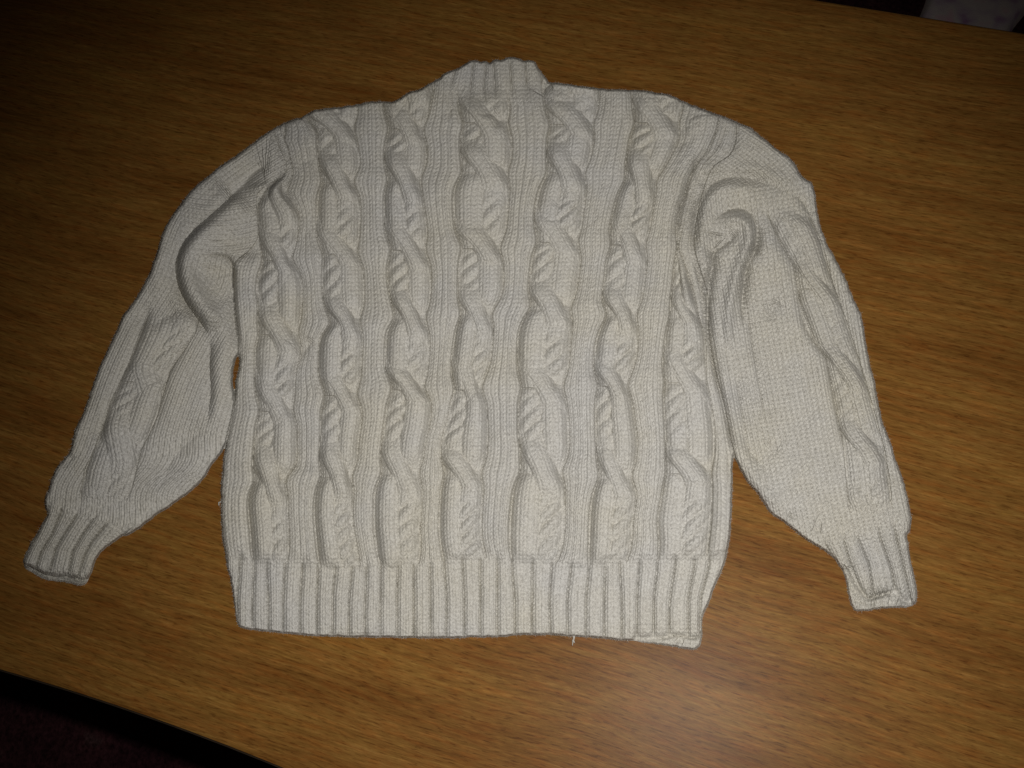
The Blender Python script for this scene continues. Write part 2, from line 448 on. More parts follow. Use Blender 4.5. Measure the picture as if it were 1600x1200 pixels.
# ---- column boundaries of the back: rib panel, cable, rib panel ... (y, x)
B = [
 [(150,430),(203,426),(230,436),(258,448),(276,440),(300,404),(340,402),(372,402),(392,388),(412,366),(450,364),(480,366),(520,371),(556,372),(595,367),(640,363),(695,351),(740,346),(790,344),(840,346),(890,354)],
 [(150,440),(215,440),(262,452),(300,410),(325,402),(370,406),(410,406),(450,402),(482,405),(517,400),(575,399),(630,401),(675,400),(737,395),(782,389),(832,392),(890,397)],
 [(150,442),(215,445),(266,455),(300,452),(318,460),(345,466),(370,463),(400,460),(425,467),(450,471),(500,469),(550,470),(575,462),(612,459),(650,462),(687,462),(725,461),(747,451),(782,448),(845,450),(890,447)],
 [(150,470),(185,480),(215,494),(265,500),(300,497),(350,496),(382,497),(412,504),(450,505),(482,508),(508,511),(532,501),(575,499),(620,503),(662,502),(700,501),(737,498),(770,494),(807,492),(890,500)],
 [(150,557),(220,557),(257,560),(282,556),(307,560),(337,561),(375,560),(412,565),(450,567),(500,566),(550,564),(587,562),(612,561),(650,564),(687,559),(725,556),(757,552),(795,549),(832,552),(890,563)],
 [(150,600),(195,603),(270,602),(345,602),(387,606),(437,607),(487,613),(520,605),(570,603),(600,608),(637,605),(675,600),(700,597),(732,593),(765,587),(795,585),(832,586),(890,594)],
 [(130,681),(155,673),(207,665),(245,665),(275,662),(305,659),(345,664),(395,669),(437,672),(487,669),(550,669),(600,666),(625,672),(662,670),(687,664),(732,659),(782,658),(820,655),(857,656),(890,652)],
 [(130,714),(155,717),(210,720),(255,720),(300,710),(347,711),(387,717),(450,717),(500,715),(562,707),(620,705),(650,702),(687,692),(737,690),(762,690),(825,687),(890,695)],
 [(130,791),(147,792),(185,797),(250,798),(300,794),(350,790),(387,785),(450,784),(487,773),(512,770),(562,765),(595,757),(637,759),(687,760),(737,756),(787,752),(837,751),(890,763)],
 [(130,848),(150,851),(205,856),(245,855),(270,850),(325,837),(362,836),(412,831),(450,827),(475,826),(495,819),(525,811),(575,810),(625,811),(675,811),(707,814),(745,807),(787,800),(837,797),(890,801)],
 [(130,936),(150,935),(200,930),(250,921),(300,914),(350,908),(405,906),(450,900),(490,895),(525,891),(562,888),(587,885),(625,884),(662,887),(700,887),(740,882),(787,881),(825,881),(862,875),(890,864)],
 [(140,988),(162,990),(207,986),(250,980),(320,962),(362,953),(425,947),(470,942),(495,943),(537,932),(575,929),(612,931),(675,932),(725,934),(755,930),(800,923),(850,921),(890,920)],
 [(140,1066),(165,1066),(212,1061),(255,1041),(287,1028),(330,1018),(362,1014),(387,1012),(437,1006),(475,1001),(512,996),(550,994),(587,986),(612,985),(650,989),(687,994),(737,991),(775,993),(812,988),(850,985),(890,975)],
 [(150,1130),(200,1122),(235,1104),(262,1086),(300,1070),(337,1060),(375,1057),(437,1052),(475,1047),(512,1042),(562,1036),(600,1036),(687,1040),(712,1040),(762,1036),(812,1028),(850,1030),(890,1028)],
 [(150,1140),(200,1132),(235,1120),(262,1096),(300,1083),(345,1068),(385,1061),(407,1067),(430,1074),(462,1084),(500,1095),(537,1102),(575,1104),(625,1110),(675,1116),(712,1115),(762,1112),(812,1110),(850,1106),(890,1100)],
 [(150,1154),(215,1151),(240,1142),(262,1114),(300,1098),(345,1088),(385,1085),(430,1097),(460,1106),(500,1107),(530,1109),(560,1114),(590,1121),(640,1133),(685,1142),(715,1150),(780,1160),(890,1160)],
]
BF = [curve_at(b) for b in B]
by = gy
BX = np.array([bf(by) for bf in BF])           # 16 x NY
for k in range(1, 16): BX[k] = np.maximum(BX[k], BX[k-1]+0.5)

# cable crossings per column with the kind of the stretch that follows (0 ladder left, 1 ladder right)
CROSS = [
 [(225,0),(300,1),(402,0),(517,1),(637,0),(747,1),(905,0)],
 [(118,1),(198,0),(281,1),(391,0),(497,1),(612,0),(740,1),(905,0)],
 [(118,1),(197,0),(276,1),(386,0),(493,1),(604,0),(735,1),(905,0)],
 [(110,1),(188,0),(266,1),(383,0),(487,1),(604,0),(735,1),(905,0)],
 [(112,1),(190,0),(266,1),(374,0),(477,1),(600,0),(733,1),(905,0)],
 [(112,1),(188,0),(276,1),(378,0),(487,1),(598,0),(742,1),(905,0)],
 [(235,1),(300,0),(385,0),(490,1),(592,0),(733,1),(905,0)],
]

for i, cr in enumerate(CROSS):
    pinch = -1.8+sum(5.5*np.exp(-((gy-yc-4)/17.0)**2) for yc, _ in cr)
    pinch = pinch*(1-sst(860, 890, gy))
    BX[2*i+1] += pinch*(1 if i < 6 else 0.5); BX[2*i+2] -= pinch*(1 if i < 6 else 0.5)
for k in range(1, 16): BX[k] = np.maximum(BX[k], BX[k-1]+0.5)

H = np.zeros((NY, NX)); SC = np.zeros((NY, NX)); TC = YY/6.4      # height mm, stitch column, stitch row
DET = np.zeros((NY, NX))
SUB = np.zeros((NY, NX), np.int16)      # sub-part label inside a part

hemline = curve_at([(330,868),(390,872),(450,878),(500,881),(560,885),(650,881),(750,871),(850,877),(900,881),(1000,876),(1060,872),(1145,866)])
HY = hemline(XX)


prof = lambda u: np.sqrt(np.clip(1-u*u, 0, 1))
def vee(w, x): return np.clip(x/w, 0, 1)**0.8*(1.25-0.25*np.clip(x/w, 0, 1)**2)   # straight-sided crease
def rnd(w, x): return np.sqrt(np.clip(1-(1-np.clip(x/w, 0, 1))**2, 0, 1))   # rounded shoulder, steep at the crease

GUT = np.zeros((NY, NX))      # weight of the purl gutters between columns
def cable(q, W, cr, k, ef, en):
    """two strands that cross over and over; at each crossing the one from the upper left passes in front"""
    h = np.full(q.shape, 1.0); sc = q*7.0
    xl = q*W
    rr = np.random.RandomState(100+k+int(cr[0][0]))
    soft = lambda u: np.clip(1-u*u, 0, 1)**0.72
    for (yc, kind), (yn, _) in zip(cr[:-1], cr[1:]):
        p = (YY-yc)/(yn-yc); py = YY-yc; pe = yn-YY
        lad = kind
        win = (p > -0.05) & (p < 1.05)
        # left strand: comes up from below after the crossing, becomes the front strand at the next one
        cL = 0.285+0.03*np.sin(p*3.1); hwL = 0.265
        fl_ = sst(-12, 18, py)*(1-0.15*sst(0, 18, 18-pe))
        hl = soft((q-cL-rr.uniform(-.02, .03))/(hwL*rr.uniform(1.05, 1.24)))*fl_*(5.8 if lad == 0 else 6.8)*rr.uniform(0.85, 1.2)
        # right strand: was the front strand, goes under at the end
        cR = 0.705-0.03*np.sin(p*3.1); hwR = 0.285
        fr = sst(-6, 16, py)*(1-sst(0.76, 1.02, p)*0.8)
        hr = soft((q-cR-rr.uniform(-.03, .02))/(hwR*rr.uniform(1.05, 1.2)))*fr*(7.4 if lad == 0 else 6.6)*rr.uniform(0.85, 1.18)
        # slanting ladder of stretched stitches on the strand that passes behind
        sp = (27.0 if lad == 0 else 24.0)+2.5*math.sin(k*1.7+yc)
        ph = (YY-yc+0.85*xl+5*vnoise(XX/30, YY/30, 1))/sp+0.37*k
        lr = (0.5+0.5*np.cos(2*np.pi*ph))**0.6
        amp = 2.3+1.2*vnoise(XX/25, YY/25, 3)
        if lad == 0: hl = hl-(1-lr)*amp*prof((q-cL)/(hwL*1.05))*sst(6, 22, py)*(1-sst(66, 96, py))*sst(0, 14, pe)
        else: hr = hr-(1-lr)*amp*prof((q-cR-0.03)/hwR)*sst(34, 60, py)*sst(2, 16, pe)
        hh = np.maximum(hl, hr)
        h = np.where(win, np.maximum(h, hh), h)
        sc = np.where(win & (hl > hr), (q-cL)*7.0+20.0, np.where(win, (q-cR)*7.0+40.0, sc))
    for (yc, kind) in cr:
        if yc > 895: continue
        tau = (YY-yc-rr.uniform(-5, 5))/(31.0*rr.uniform(0.82, 1.25))
        cc = 0.27+0.44*sst(-1.05, 1.05, tau)
        taper = sst(-2.1, -0.5, tau)*(1-sst(0.5, 2.1, tau))
        hf = soft((q-cc-rr.uniform(-.03, .03))/(0.335*rr.uniform(0.92, 1.15)))*taper*9.2*rr.uniform(0.8, 1.15)
        tk = hf > h
        h = np.maximum(h, hf)
        sc = np.where(tk, (q-cc)*7.0+60.0, sc)
    h = 1.12*h*(0.36+0.64*vee(12.0, ef))*(0.55+0.45*sst(0, 12, en))*(0.3+0.7*vee(3.2, en))
    gut = np.exp(-(np.minimum(ef, en)/3.0)**2)
    return h, sc, gut

# ---- rib panels and cables of the back
for k in range(15):
    L_, R_ = BX[k][:, None], BX[k+1][:, None]
    W = np.maximum(R_-L_, 1.0)
    q = (XX-L_)/W
    m = (q >= 0) & (q < 1)
    xl = q*W; xr = (1-q)*W
    # each column overlaps the one beyond it: steep rolled edge on the far side, gentle slope slipping under on the near side
    flip = float(np.median(BX[k])) > 1015
    ef, en = (xr, xl) if flip else (xl, xr)
    if k % 2 == 0:     # rib panel: slopes up from the left valley to a crest on the right, drops steeply
        Wn = np.clip(W/42.0, 0.15, 1.15)
        tt = np.clip(ef/(0.74*W+1), 0, 1)
        h = (0.45*tt+0.55*np.sin(tt*np.pi/2))*0.74+vee(7.0, ef)*0.20+0.06
        h = h*(0.5+0.5*sst(0, 12, en))*(0.3+0.7*vee(3.2, en))
        gut = np.exp(-(np.minimum(ef, en)/3.0)**2)
        h = 6.6*h*Wn
        h += 0.18*np.cos(q*2*np.pi*4.0)*sst(0, 6, xl)*sst(0, 6, xr)
        SC = np.where(m, q*np.round(np.maximum(2, np.median(W)/8.6)), SC)
        SUB = np.where(m & (xl > 2.5) & (xr > 2.0), 1+k, SUB)
    else:              # cable
        h, sc, gut = cable(q, W, CROSS[(k-1)//2], k, ef, en)
        SC = np.where(m, sc, SC)
        SUB = np.where(m & (xl > 1.5) & (xr > 1.5), 1+k, SUB)
    pin = sst(8, 30, W)
    DET = np.where(m, h*(0.25+0.75*pin)+1.6*(1-pin), DET); GUT = np.where(m, gut*pin, GUT)

# ---- hem ribbing
VT = [352,374,396,417,445,472,496,524,550,572,594,622,646,672,694,722,750,776,800,832,862,892,920,945,968,998,1027,1055,1085,1108,1145]
VM = [352,370,394,419,442,469,495,519,545,570,594,620,646,672,697,725,750,776,804,831,859,886,915,944,971,995,1021,1046,1075,1094,1125]
hgut = np.zeros((NY, NX)); hem = np.zeros((NY, NX)); hsc = np.zeros((NY, NX)); HSUB = np.zeros((NY, NX), np.int16)
t = sst(875, 945, gy)[:, None]
for k in range(30):
    wob = 1.4*vnoise(gy/30.0, gy*0+k*3.3, 1)[:, None]; wob2 = 1.4*vnoise(gy/30.0, gy*0+(k+1)*3.3, 1)[:, None]
    L_ = VT[k]*(1-t)+VM[k]*t+wob; R_ = VT[k+1]*(1-t)+VM[k+1]*t+wob2
    q = (XX-L_)/(R_-L_); m = (q >= 0) & (q < 1)
    xl = q*(R_-L_); xr = (1-q)*(R_-L_)
    vw = 3.2+0.9*((k*37) % 5)/5
    fl2 = VM[k] > 1015
    ef, en = (xr, xl) if fl2 else (xl, xr)
    h = vee(vw+3.0, ef)*vee(vw+1.6, en)*(0.55+0.45*prof(2*q-1))*2.9
    hem = np.where(m, h, hem); hgut = np.where(m, np.exp(-(np.minimum(ef, en)/3.0)**2), hgut); hsc = np.where(m, (q-0.5)*3.0+0.0, hsc)
    HSUB = np.where(m & (xl > vw*0.8) & (xr > vw*0.6), 1+k, HSUB)
wh = sst(-15, 11, YY-HY+4*vnoise(XX/9, YY/9, 2))
DET = DET*(1-wh)+hem*wh
in_hem = YY > HY
SC = np.where(in_hem, hsc, SC); GUT = np.where(in_hem, hgut, GUT)

# ---- sleeves: stitch columns follow the outer edge
XoL = curve_at([(200,430),(255,350),(292,305),(335,270),(395,245),(430,232),(475,205),(512,184),(575,155),(645,130),(702,110),(757,80),(800,73),(852,47),(890,37),(915,30)])
XoR = curve_at([(180,1130),(206,1181),(250,1237),(300,1274),(375,1290),(431,1319),(505,1349),(600,1367),(710,1397),(790,1422),(850,1422),(932,1433),(960,1434)])
bodyL = curve_at([(y, x) for y, x in B[0]]); bodyR = curve_at([(y, x) for y, x in B[15]])
yb = YY
LFT = (XX < bodyL(YY)) & (XX < 470)
RGT = (XX > bodyR(YY)) & (XX > 1080)
LFT |= (YY < 300) & (XX < np.interp(YY, [150,203,230,262,300], [440,426,436,448,404]))
RGT |= (XX > 1150)
sleeveL = LFT & (sd[2][0] > -2); sleeveR = RGT & (sd[3][0] > -2)
def along(Xo, sign):
    x0 = Xo(gy); sl = np.gradient(x0, gy)
    ker = np.ones(41)/41.0
    sl = np.convolve(np.pad(sl, 20, mode='edge'), ker, mode='valid')
    arc = np.cumsum(np.sqrt(1+sl**2))*S
    c = 1/np.sqrt(1+sl**2)
    dx = XX-x0[:, None]
    return sign*dx*c[:, None]/8.2, (arc[:, None]+dx*(sl*c)[:, None])/6.4
sxl, tyl = along(XoL, 1); sxr, tyr = along(XoR, -1)
low = YY > 288-0.10*(XX-1180)
sxr = np.where(low, (XX-0.15*(YY-500)-0.00012*(YY-500)**2)/8.6, sxr); tyr = np.where(low, (YY+0.16*XX)/6.6, tyr)
sx = np.where(LFT, sxl, sxr); ty = np.where(LFT, tyl, tyr)
SC = np.where(LFT | RGT, sx, SC); TC = np.where(LFT | RGT, ty, TC)
DET = np.where(LFT | RGT, 3.2, DET)
# sleeve pouch under the left arm: its rows run across
pouch = LFT & (XX > 282) & (YY > 290) & (YY < 400)
SC = np.where(pouch, (YY+(XX-340)**2/420)/8.0, SC); TC = np.where(pouch, XX/6.4, TC)

GUT = np.where(LFT | RGT, 0, GUT)
CAB = []
for (Lp, Rp, cr, lo, hi, flip) in (
    ([(238,470),(228,497),(211,540),(200,570),(186,600),(172,630),(164,656),(152,690),(132,735),(120,800)],
     [(318,470),(306,520),(290,545),(266,580),(255,618),(246,650),(233,680),(221,704),(206,765),(190,800)], [(470,1),(590,0),(697,1),(800,0)], 480, 800, False),
    ([(1186,310),(1200,338),(1216,374),(1240,416),(1249,470),(1272,534),(1290,560),(1298,600),(1312,672),(1318,700),(1325,790),(1336,830)],
     [(1236,310),(1264,338),(1284,378),(1301,442),(1324,505),(1345,570),(1366,642),(1382,700),(1392,760),(1396,830)], [(335,0),(446,1),(572,0),(692,1),(810,0)], 325, 815, True)):
    Lx = np.interp(gy, [p[1] for p in Lp], [p[0] for p in Lp])[:, None]; Rx = np.interp(gy, [p[1] for p in Rp], [p[0] for p in Rp])[:, None]
    W = Rx-Lx; q = (XX-Lx)/W; m = (q > 0) & (q < 1)
    ef, en = ((1-q)*W, q*W) if flip else (q*W, (1-q)*W)
    h, sc, gut = cable(q, W, cr, 3, ef, en)
    wv = sst(lo, lo+30, YY)*(1-sst(hi-50, hi, YY))*m
    DET = DET*(1-wv)+(h*0.72+1.0*(ef < 99))*wv
    SC = np.where(wv > 0.5, sc, SC)

# cuff areas
cuffL = sleeveL & ((YY-799)-(XX-73)*0.335 > 0) & (XX < 215)
cuffR = sleeveR & ((YY-868)+(XX-1296)*0.27 > 0) & (XX > 1290)
dcL = np.where(LFT, (YY-799)-(XX-73)*0.335, -99); dcR = np.where(RGT, (YY-868)+(XX-1296)*0.27, -99)
def xs_at(pts):
    return np.interp(YY, [p[1] for p in pts], [p[0] for p in pts])
lc = [[(84,760),(73,800),(62,826),(37,876)], [(97,735),(97,775),(95,800),(82,832),(64,862),(55,890)], [(130,770),(119,805),(104,828),(86,858),(77,895)],
      [(158,795),(142,815),(128,836),(113,862),(104,905)], [(178,805),(160,825),(143,846),(131,868),(121,905)], [(240,800),(215,815),(190,840),(147,890)]]
rc = [[(1290,850),(1300,868),(1321,905),(1332,950)], [(1305,800),(1318,842),(1326,872),(1338,905),(1352,940)], [(1324,790),(1341,842),(1357,880),(1366,935)],
      [(1366,790),(1376,842),(1393,890),(1401,935)], [(1391,790),(1401,842),(1413,890),(1422,935)], [(1425,800),(1422,842),(1430,905),(1434,935)]]
for lines, wgt, LR in ((lc, sst(-34, 6, dcL), LFT), (rc, sst(-44, 4, dcR), RGT)):
    for k in range(5):
        a_, b_ = xs_at(lines[k]), xs_at(lines[k+1])
        q = (XX-a_)/np.maximum(b_-a_, 1); m = (q >= 0) & (q < 1) & LR & (wgt > 0)
        xl, xr = q*(b_-a_), (1-q)*(b_-a_)
        h = vee(7.5, xl)*vee(6.0, xr)*(0.55+0.45*prof(2*q-1))*3.2
        DET = np.where(m, DET*(1-wgt)+h*wgt, DET)
        GUT = np.where(m, np.exp(-(np.minimum(xl, xr)/2.4)**2)*wgt, GUT)
        SC = np.where(m & (wgt > 0.5), q*3, SC)
# collar area: above its seam
seamC = curve_at([(680,120),(700,128),(716,139),(740,143),(775,141),(800,140),(838,136),(862,131)])
collar = (YY < seamC(XX)) & (XX > 688) & (XX < 860) & (sd[1][0] > -2)
cv = [684,708,737,757,772,798,822,846,866]
cl = np.zeros((NY, NX)); CSUB = np.zeros((NY, NX), np.int16); csc = np.zeros((NY, NX))
for k in range(8):
    lean = (YY-120)*(-0.28 if k < 2 else (-0.10 if k < 4 else 0.06))
    a, b = cv[k]+lean, cv[k+1]+(YY-120)*(-0.28 if k+1 < 2 else (-0.10 if k+1 < 4 else 0.06))
    q = (XX-a)/(b-a); m = (q >= 0) & (q < 1)
    xl, xr = q*(b-a), (1-q)*(b-a)
    cl = np.where(m, vee(7, xl)*vee(6, xr)*2.6, cl); csc = np.where(m, q*3, csc)
    CSUB = np.where(m & (xl > 2.6) & (xr > 2.4), 1+k, CSUB)
wc = sst(-30, 12, seamC(XX)-YY)*((XX > 688) & (XX < 862))
DET = DET*(1-wc)+(cl+0.8)*wc; GUT = GUT*(1-wc); SC = np.where(collar, csc, SC)

def below(pts):
    x = np.array([p[0] for p in pts], float); y = np.array([p[1] for p in pts], float)
    return (XX >= x[0]) & (XX <= x[-1]) & (YY > np.interp(XX, x, y))
LIP = below([(38,880),(52,889),(70,898),(85,901),(101,901),(116,904),(130,906),(141,903)]) | \
      below([(1318,880),(1324,890),(1330,902),(1338,914),(1346,926),(1357,935),(1370,932),(1384,928),(1392,927),(1403,930),(1412,938),(1436,942)]) | \
      below([(985,1000),(1000,999),(1022,998),(1040,996),(1054,994),(1070,996),(1086,997),(1098,995)])
DET = np.where(LIP, 0.9+1.4*vnoise(XX/8, YY/6, 1), DET); GUT = np.where(LIP, 0, GUT)

# ---- base thickness of each piece, rounded down to the table at the rim
def unroll(d):
    # the edge is a half-round roll: seen obliquely its far flank is foreshortened, its near flank is not
    g1, g0 = np.gradient(d, S)
    gl = np.hypot(g0, g1)+1e-6
    rx, ry = XX-NADIR[0], YY-NADIR[1]
    c = -(g0*rx+g1*ry)/gl/F
    return d/np.clip(0.42-0.75*c, 0.10, 0.42)      # distance from the rim as the unrolled cloth would have it
def roll(e, R):
    return 0.55*np.sqrt(np.clip(1-(1-np.clip(e/(0.6*R), 0, 1))**2, 0, 1))+0.45*(1-(1-np.clip(e/(3.6*R), 0, 1))**2)
tb = 12.0-3.5*sst(-20, 20, YY-HY)
E4 = [unroll(d[0]) for d in sd]
DE = np.maximum.reduce(E4)
h_body = tb*roll(E4[0], 15)
cuff_w = np.maximum(sst(-25, 15, dcL), sst(-25, 15, dcR))
ts = 15.0-5.0*cuff_w
h_sl = ts*roll(E4[2], 22-8*cuff_w); h_sr = ts*roll(E4[3], 20-7*cuff_w)
h_co = 12.0*roll(E4[1], 11)
BASE = np.maximum.reduce([h_body, h_sl, h_sr, h_co])
detw = sst(0, 9, DE)
H = BASE+2.0*DET*detw
# soft unevenness of worn, loosely laid knitwear
H += (4.6*vnoise(XX/95, YY/110, 0)+3.4*vnoise(XX/44+5, YY/52, 1)+1.5*vnoise(XX/19, YY/22, 2))*sst(0, 24, DE)

# ---- folds, seams and creases
def stroke(pts, kind, amp, w, reach=None, taper=0.2, seed=0):
    """valley / ridge / step along a smooth line; a step raises the visual right-hand side of the line"""
    global H
    P = spline(pts, 3.0)
    T = np.gradient(P, axis=0); T /= np.linalg.norm(T, axis=1)[:, None]+1e-9
    n = len(P); a = np.linspace(0, 1, n)
    tp = np.minimum(1, np.minimum(sst(0, max(taper, 1e-3), a), sst(0, max(taper, 1e-3), 1-a))) if taper > 0 else np.ones(n)
    tp = tp*(1+0.25*vnoise(a*n/12.0, a*0+seed, 3))
    R = reach if reach else 6*w+4
    sl0 = grid_slice(P[:, 0].min()-R, P[:, 0].max()+R, P[:, 1].min()-R, P[:, 1].max()+R)
    x0, y0 = sl0[1].start, sl0[0].start
    shp = H[sl0].shape
    D = np.full(shp, R*2.0); SG = np.zeros(shp); A = np.zeros(shp); FAR = np.zeros(shp)
    for i in range(n):
        s2 = grid_slice(P[i, 0]-R, P[i, 0]+R, P[i, 1]-R, P[i, 1]+R)
        x, y = XX[s2], YY[s2]
        if x.size == 0: continue
        loc = (slice(s2[0].start-y0, s2[0].stop-y0), slice(s2[1].start-x0, s2[1].stop-x0))
        dx, dy = x-P[i, 0], y-P[i, 1]
        d = np.hypot(dx, dy); m = d < D[loc]
        D[loc] = np.where(m, d, D[loc]); A[loc] = np.where(m, tp[i], A[loc])
        SG[loc] = np.where(m, -T[i, 1]*dx+T[i, 0]*dy, SG[loc])
        rn = P[i]-np.array(NADIR); rn /= np.linalg.norm(rn)
        FAR[loc] = np.where(m, (dx*rn[0]+dy*rn[1])/(d+1e-6), FAR[loc])
    if kind == 'valley':
        # a crease: the cloth on one side rolls over steeply, on the other it slips gently underneath
        ww = w*(1.0+1.9*sst(-0.25, 0.6, FAR))
        add = -amp*1.5*np.exp(-(D/ww)**1.1)*A
    elif kind == 'ridge': add = amp*np.exp(-(D/w)**2)*A
    else:
        s = np.where(SG > 0, 1.0, 0.0)
        add = A*(s*amp*(1-np.exp(-(D/w)**1.3))*np.exp(-(D/(R*0.55))**2) - (1-s)*amp*0.22*np.exp(-(D/(w*1.3))**2))
    H[sl0] += add

# left sleeve --------------------------------------------------------------
stroke([(330,527),(312,502),(293,476),(280,450),(275,425),(276,405),(284,384),(301,361),(326,339),(354,314),(376,292)], 'step', 20, 7, 70, 0.10, 1)
stroke([(322,668),(327,640),(330,610),(328,575),(330,540),(328,520)], 'step', 12, 8, 44, 0.3, 2)
stroke([(330,530),(312,503),(293,477),(280,450),(276,420),(283,386),(301,362),(326,340)], 'valley', 4.5, 4.5, None, 0.15, 3)
stroke([(325,668),(327,640),(329,600),(328,560),(330,525)], 'valley', 2.7, 4.5, None, 0.15, 4)
stroke([(326,662),(312,675),(296,688),(280,705),(262,735),(250,765)], 'valley', 5.5, 16, None, 0.3, 5)
stroke([(352,312),(378,290),(392,274),(408,262),(424,262)], 'valley', 17, 11, None, 0.22, 6)
stroke([(388,300),(402,294),(420,292),(438,303),(453,320),(464,336)], 'ridge', 7.7, 7, None, 0.2, 7)
stroke([(425,262),(440,285),(450,305),(466,325)], 'valley', 3.5, 5, None, 0.3, 8)
stroke([(318,276),(345,262),(375,252),(405,246),(425,252)], 'ridge', 6, 13, None, 0.3, 9)
stroke([(300,330),(330,310),(352,290)], 'valley', 3, 14, None, 0.4, 10)
stroke([(262,372),(250,405),(244,440),(236,470)], 'ridge', 6, 13, None, 0.35, 11)
# hollow inside the pouch
stroke([(392,330),(352,346),(318,366),(297,392),(291,424),(304,458),(330,492),(348,530)], 'ridge', 6.0, 15, None, 0.3, 140)
stroke([(372,545),(367,500),(364,450),(363,415),(356,403),(335,398),(312,403)], 'step', 7.5, 4, 30, 0.15, 12)
stroke([(372,545),(367,500),(364,450),(363,415),(356,403),(335,398),(312,403)], 'valley', 3.0, 3, None, 0.15, 12)
stroke([(340,412),(338,430),(345,455),(355,480)], 'valley', 4.5, 17, None, 0.25, 13)
stroke([(364,405),(365,440),(366,480),(372,520),(371,548)], 'valley', 4.5, 4, None, 0.15, 14)
stroke([(300,395),(296,420),(303,450),(322,480),(345,510),(352,550),(350,600),(347,650)], 'ridge', 5.4, 12, None, 0.25, 15)
stroke([(330,372),(350,366),(380,368),(402,376)], 'ridge', 2.0, 7, None, 0.3, 16)
stroke([(318,383),(350,380),(395,388)], 'valley', 1.8, 4, None, 0.3, 17)
stroke([(335,350),(365,343),(396,352)], 'valley', 1.6, 4, None, 0.3, 18)
# outer band, cable and its edges
stroke([(236,470),(229,497),(221,516),(211,540),(200,570),(186,600),(172,630),(164,656),(158,676),(149,692)], 'valley', 6.0, 4.5, None, 0.12, 19)
stroke([(214,498),(202,530),(190,560),(174,592),(158,630),(147,665)], 'ridge', 4.9, 12, None, 0.2, 20)
stroke([(304,520),(290,545),(266,580),(255,618),(246,650),(233,680),(221,704),(210,735),(203,765)], 'valley', 4.4, 4.5, None, 0.15, 21)
stroke([(284,480),(262,495),(246,505),(235,522)], 'valley', 5.5, 11, None, 0.3, 22)
stroke([(96,735),(106,722),(118,712)], 'valley', 3.1, 4, None, 0.25, 31)
stroke([(270,690),(268,640),(282,580),(300,545)], 'ridge', 3.2, 16, None, 0.3, 36)
# right sleeve -------------------------------------------------------------
stroke([(1057,378),(1059,350),(1064,322),(1073,294),(1084,264),(1095,243),(1113,230)], 'step', 4.5, 6, 34, 0.2, 40)
stroke([(1058,380),(1060,345),(1066,318),(1075,290),(1086,262),(1096,241),(1115,230)], 'valley', 4.9, 4, None, 0.15, 41)
stroke([(1085,400),(1085,370),(1088,340),(1096,311),(1111,291),(1127,281),(1150,277),(1180,280),(1206,287)], 'valley', 8.4, 6, None, 0.15, 42)
stroke([(1098,430),(1095,370),(1100,335),(1112,308),(1130,295),(1155,292),(1180,300)], 'ridge', 7.8, 8, None, 0.2, 43)
stroke([(1140,268),(1165,262),(1190,266),(1212,276),(1232,290)], 'ridge', 6.3, 8, None, 0.3, 44)
stroke([(1150,284),(1180,284),(1205,289),(1225,300)], 'valley', 3.6, 8, None, 0.3, 45)
stroke([(1080,330),(1092,305),(1100,285)], 'ridge', 4.5, 6, None, 0.3, 46)
stroke([(1096,275),(1110,262),(1128,254)], 'ridge', 4.5, 6, None, 0.3, 47)
stroke([(1092,292),(1108,274),(1126,264)], 'valley', 3.5, 4, None, 0.3, 48)
stroke([(1100,262),(1118,246),(1140,236)], 'valley', 4.1, 6, None, 0.3, 49)
stroke([(1085,345),(1090,322),(1098,304)], 'valley', 2.7, 4, None, 0.3, 50)
stroke([(1112,352),(1121,340),(1138,329),(1155,326),(1170,332),(1180,348),(1183,370),(1178,396),(1168,415),(1163,440),(1160,475),(1163,520)], 'valley', 8.6, 4.5, None, 0.14, 51)
stroke([(1124,368),(1136,350),(1152,342),(1166,350),(1170,370),(1163,395),(1152,425),(1143,460),(1138,500),(1140,560)], 'ridge', 12.3, 8.5, None, 0.2, 52)
stroke([(1157,358),(1143,374),(1128,386),(1116,396),(1113,420),(1108,446),(1107,482)], 'valley', 9.1, 5.0, None, 0.15, 53)
stroke([(1118,362),(1116,378),(1122,385)], 'valley', 5.4, 8, None, 0.2, 54)
stroke([(1190,322),(1200,338),(1210,355),(1216,374),(1228,394),(1240,416),(1247,442),(1249,470),(1256,505),(1272,534),(1290,560),(1298,600),(1305,636),(1312,672),(1318,700)], 'valley', 6.1, 5, None, 0.1, 55)
stroke([(1175,320),(1190,345),(1200,375),(1212,400),(1225,430),(1234,465),(1246,505),(1262,535),(1278,565),(1286,605),(1292,650)], 'ridge', 4.2, 9, None, 0.15, 56)
stroke([(1225,300),(1245,308),(1258,322),(1270,345),(1284,378),(1293,410),(1301,442),(1313,470),(1324,505),(1335,540),(1345,570),(1355,608),(1366,642)], 'valley', 5.4, 4.5, None, 0.12, 57)
stroke([(1258,300),(1272,340),(1288,385),(1304,425),(1322,470),(1336,510),(1346,560),(1358,605),(1368,650),(1384,700)], 'ridge', 3.0, 6, None, 0.15, 58)
stroke([(1366,690),(1378,715),(1386,740),(1388,770)], 'valley', 3.5, 7, None, 0.3, 72)
stroke([(1216,466),(1207,484),(1198,503)], 'valley', 4.3, 7, None, 0.3, 75)
stroke([(1165,470),(1173,525),(1183,575),(1190,622),(1196,674)], 'valley', 6.4, 7, None, 0.25, 76)
stroke([(1152,560),(1153,600),(1160,648),(1168,697),(1190,728),(1212,756)], 'valley', 6.4, 7, None, 0.25, 77)
stroke([(1196,692),(1208,700),(1218,706)], 'valley', 2.5, 8, None, 0.3, 78)
stroke([(1226,500),(1245,540),(1258,580),(1266,630),(1270,690)], 'valley', 2.2, 8, None, 0.3, 79)
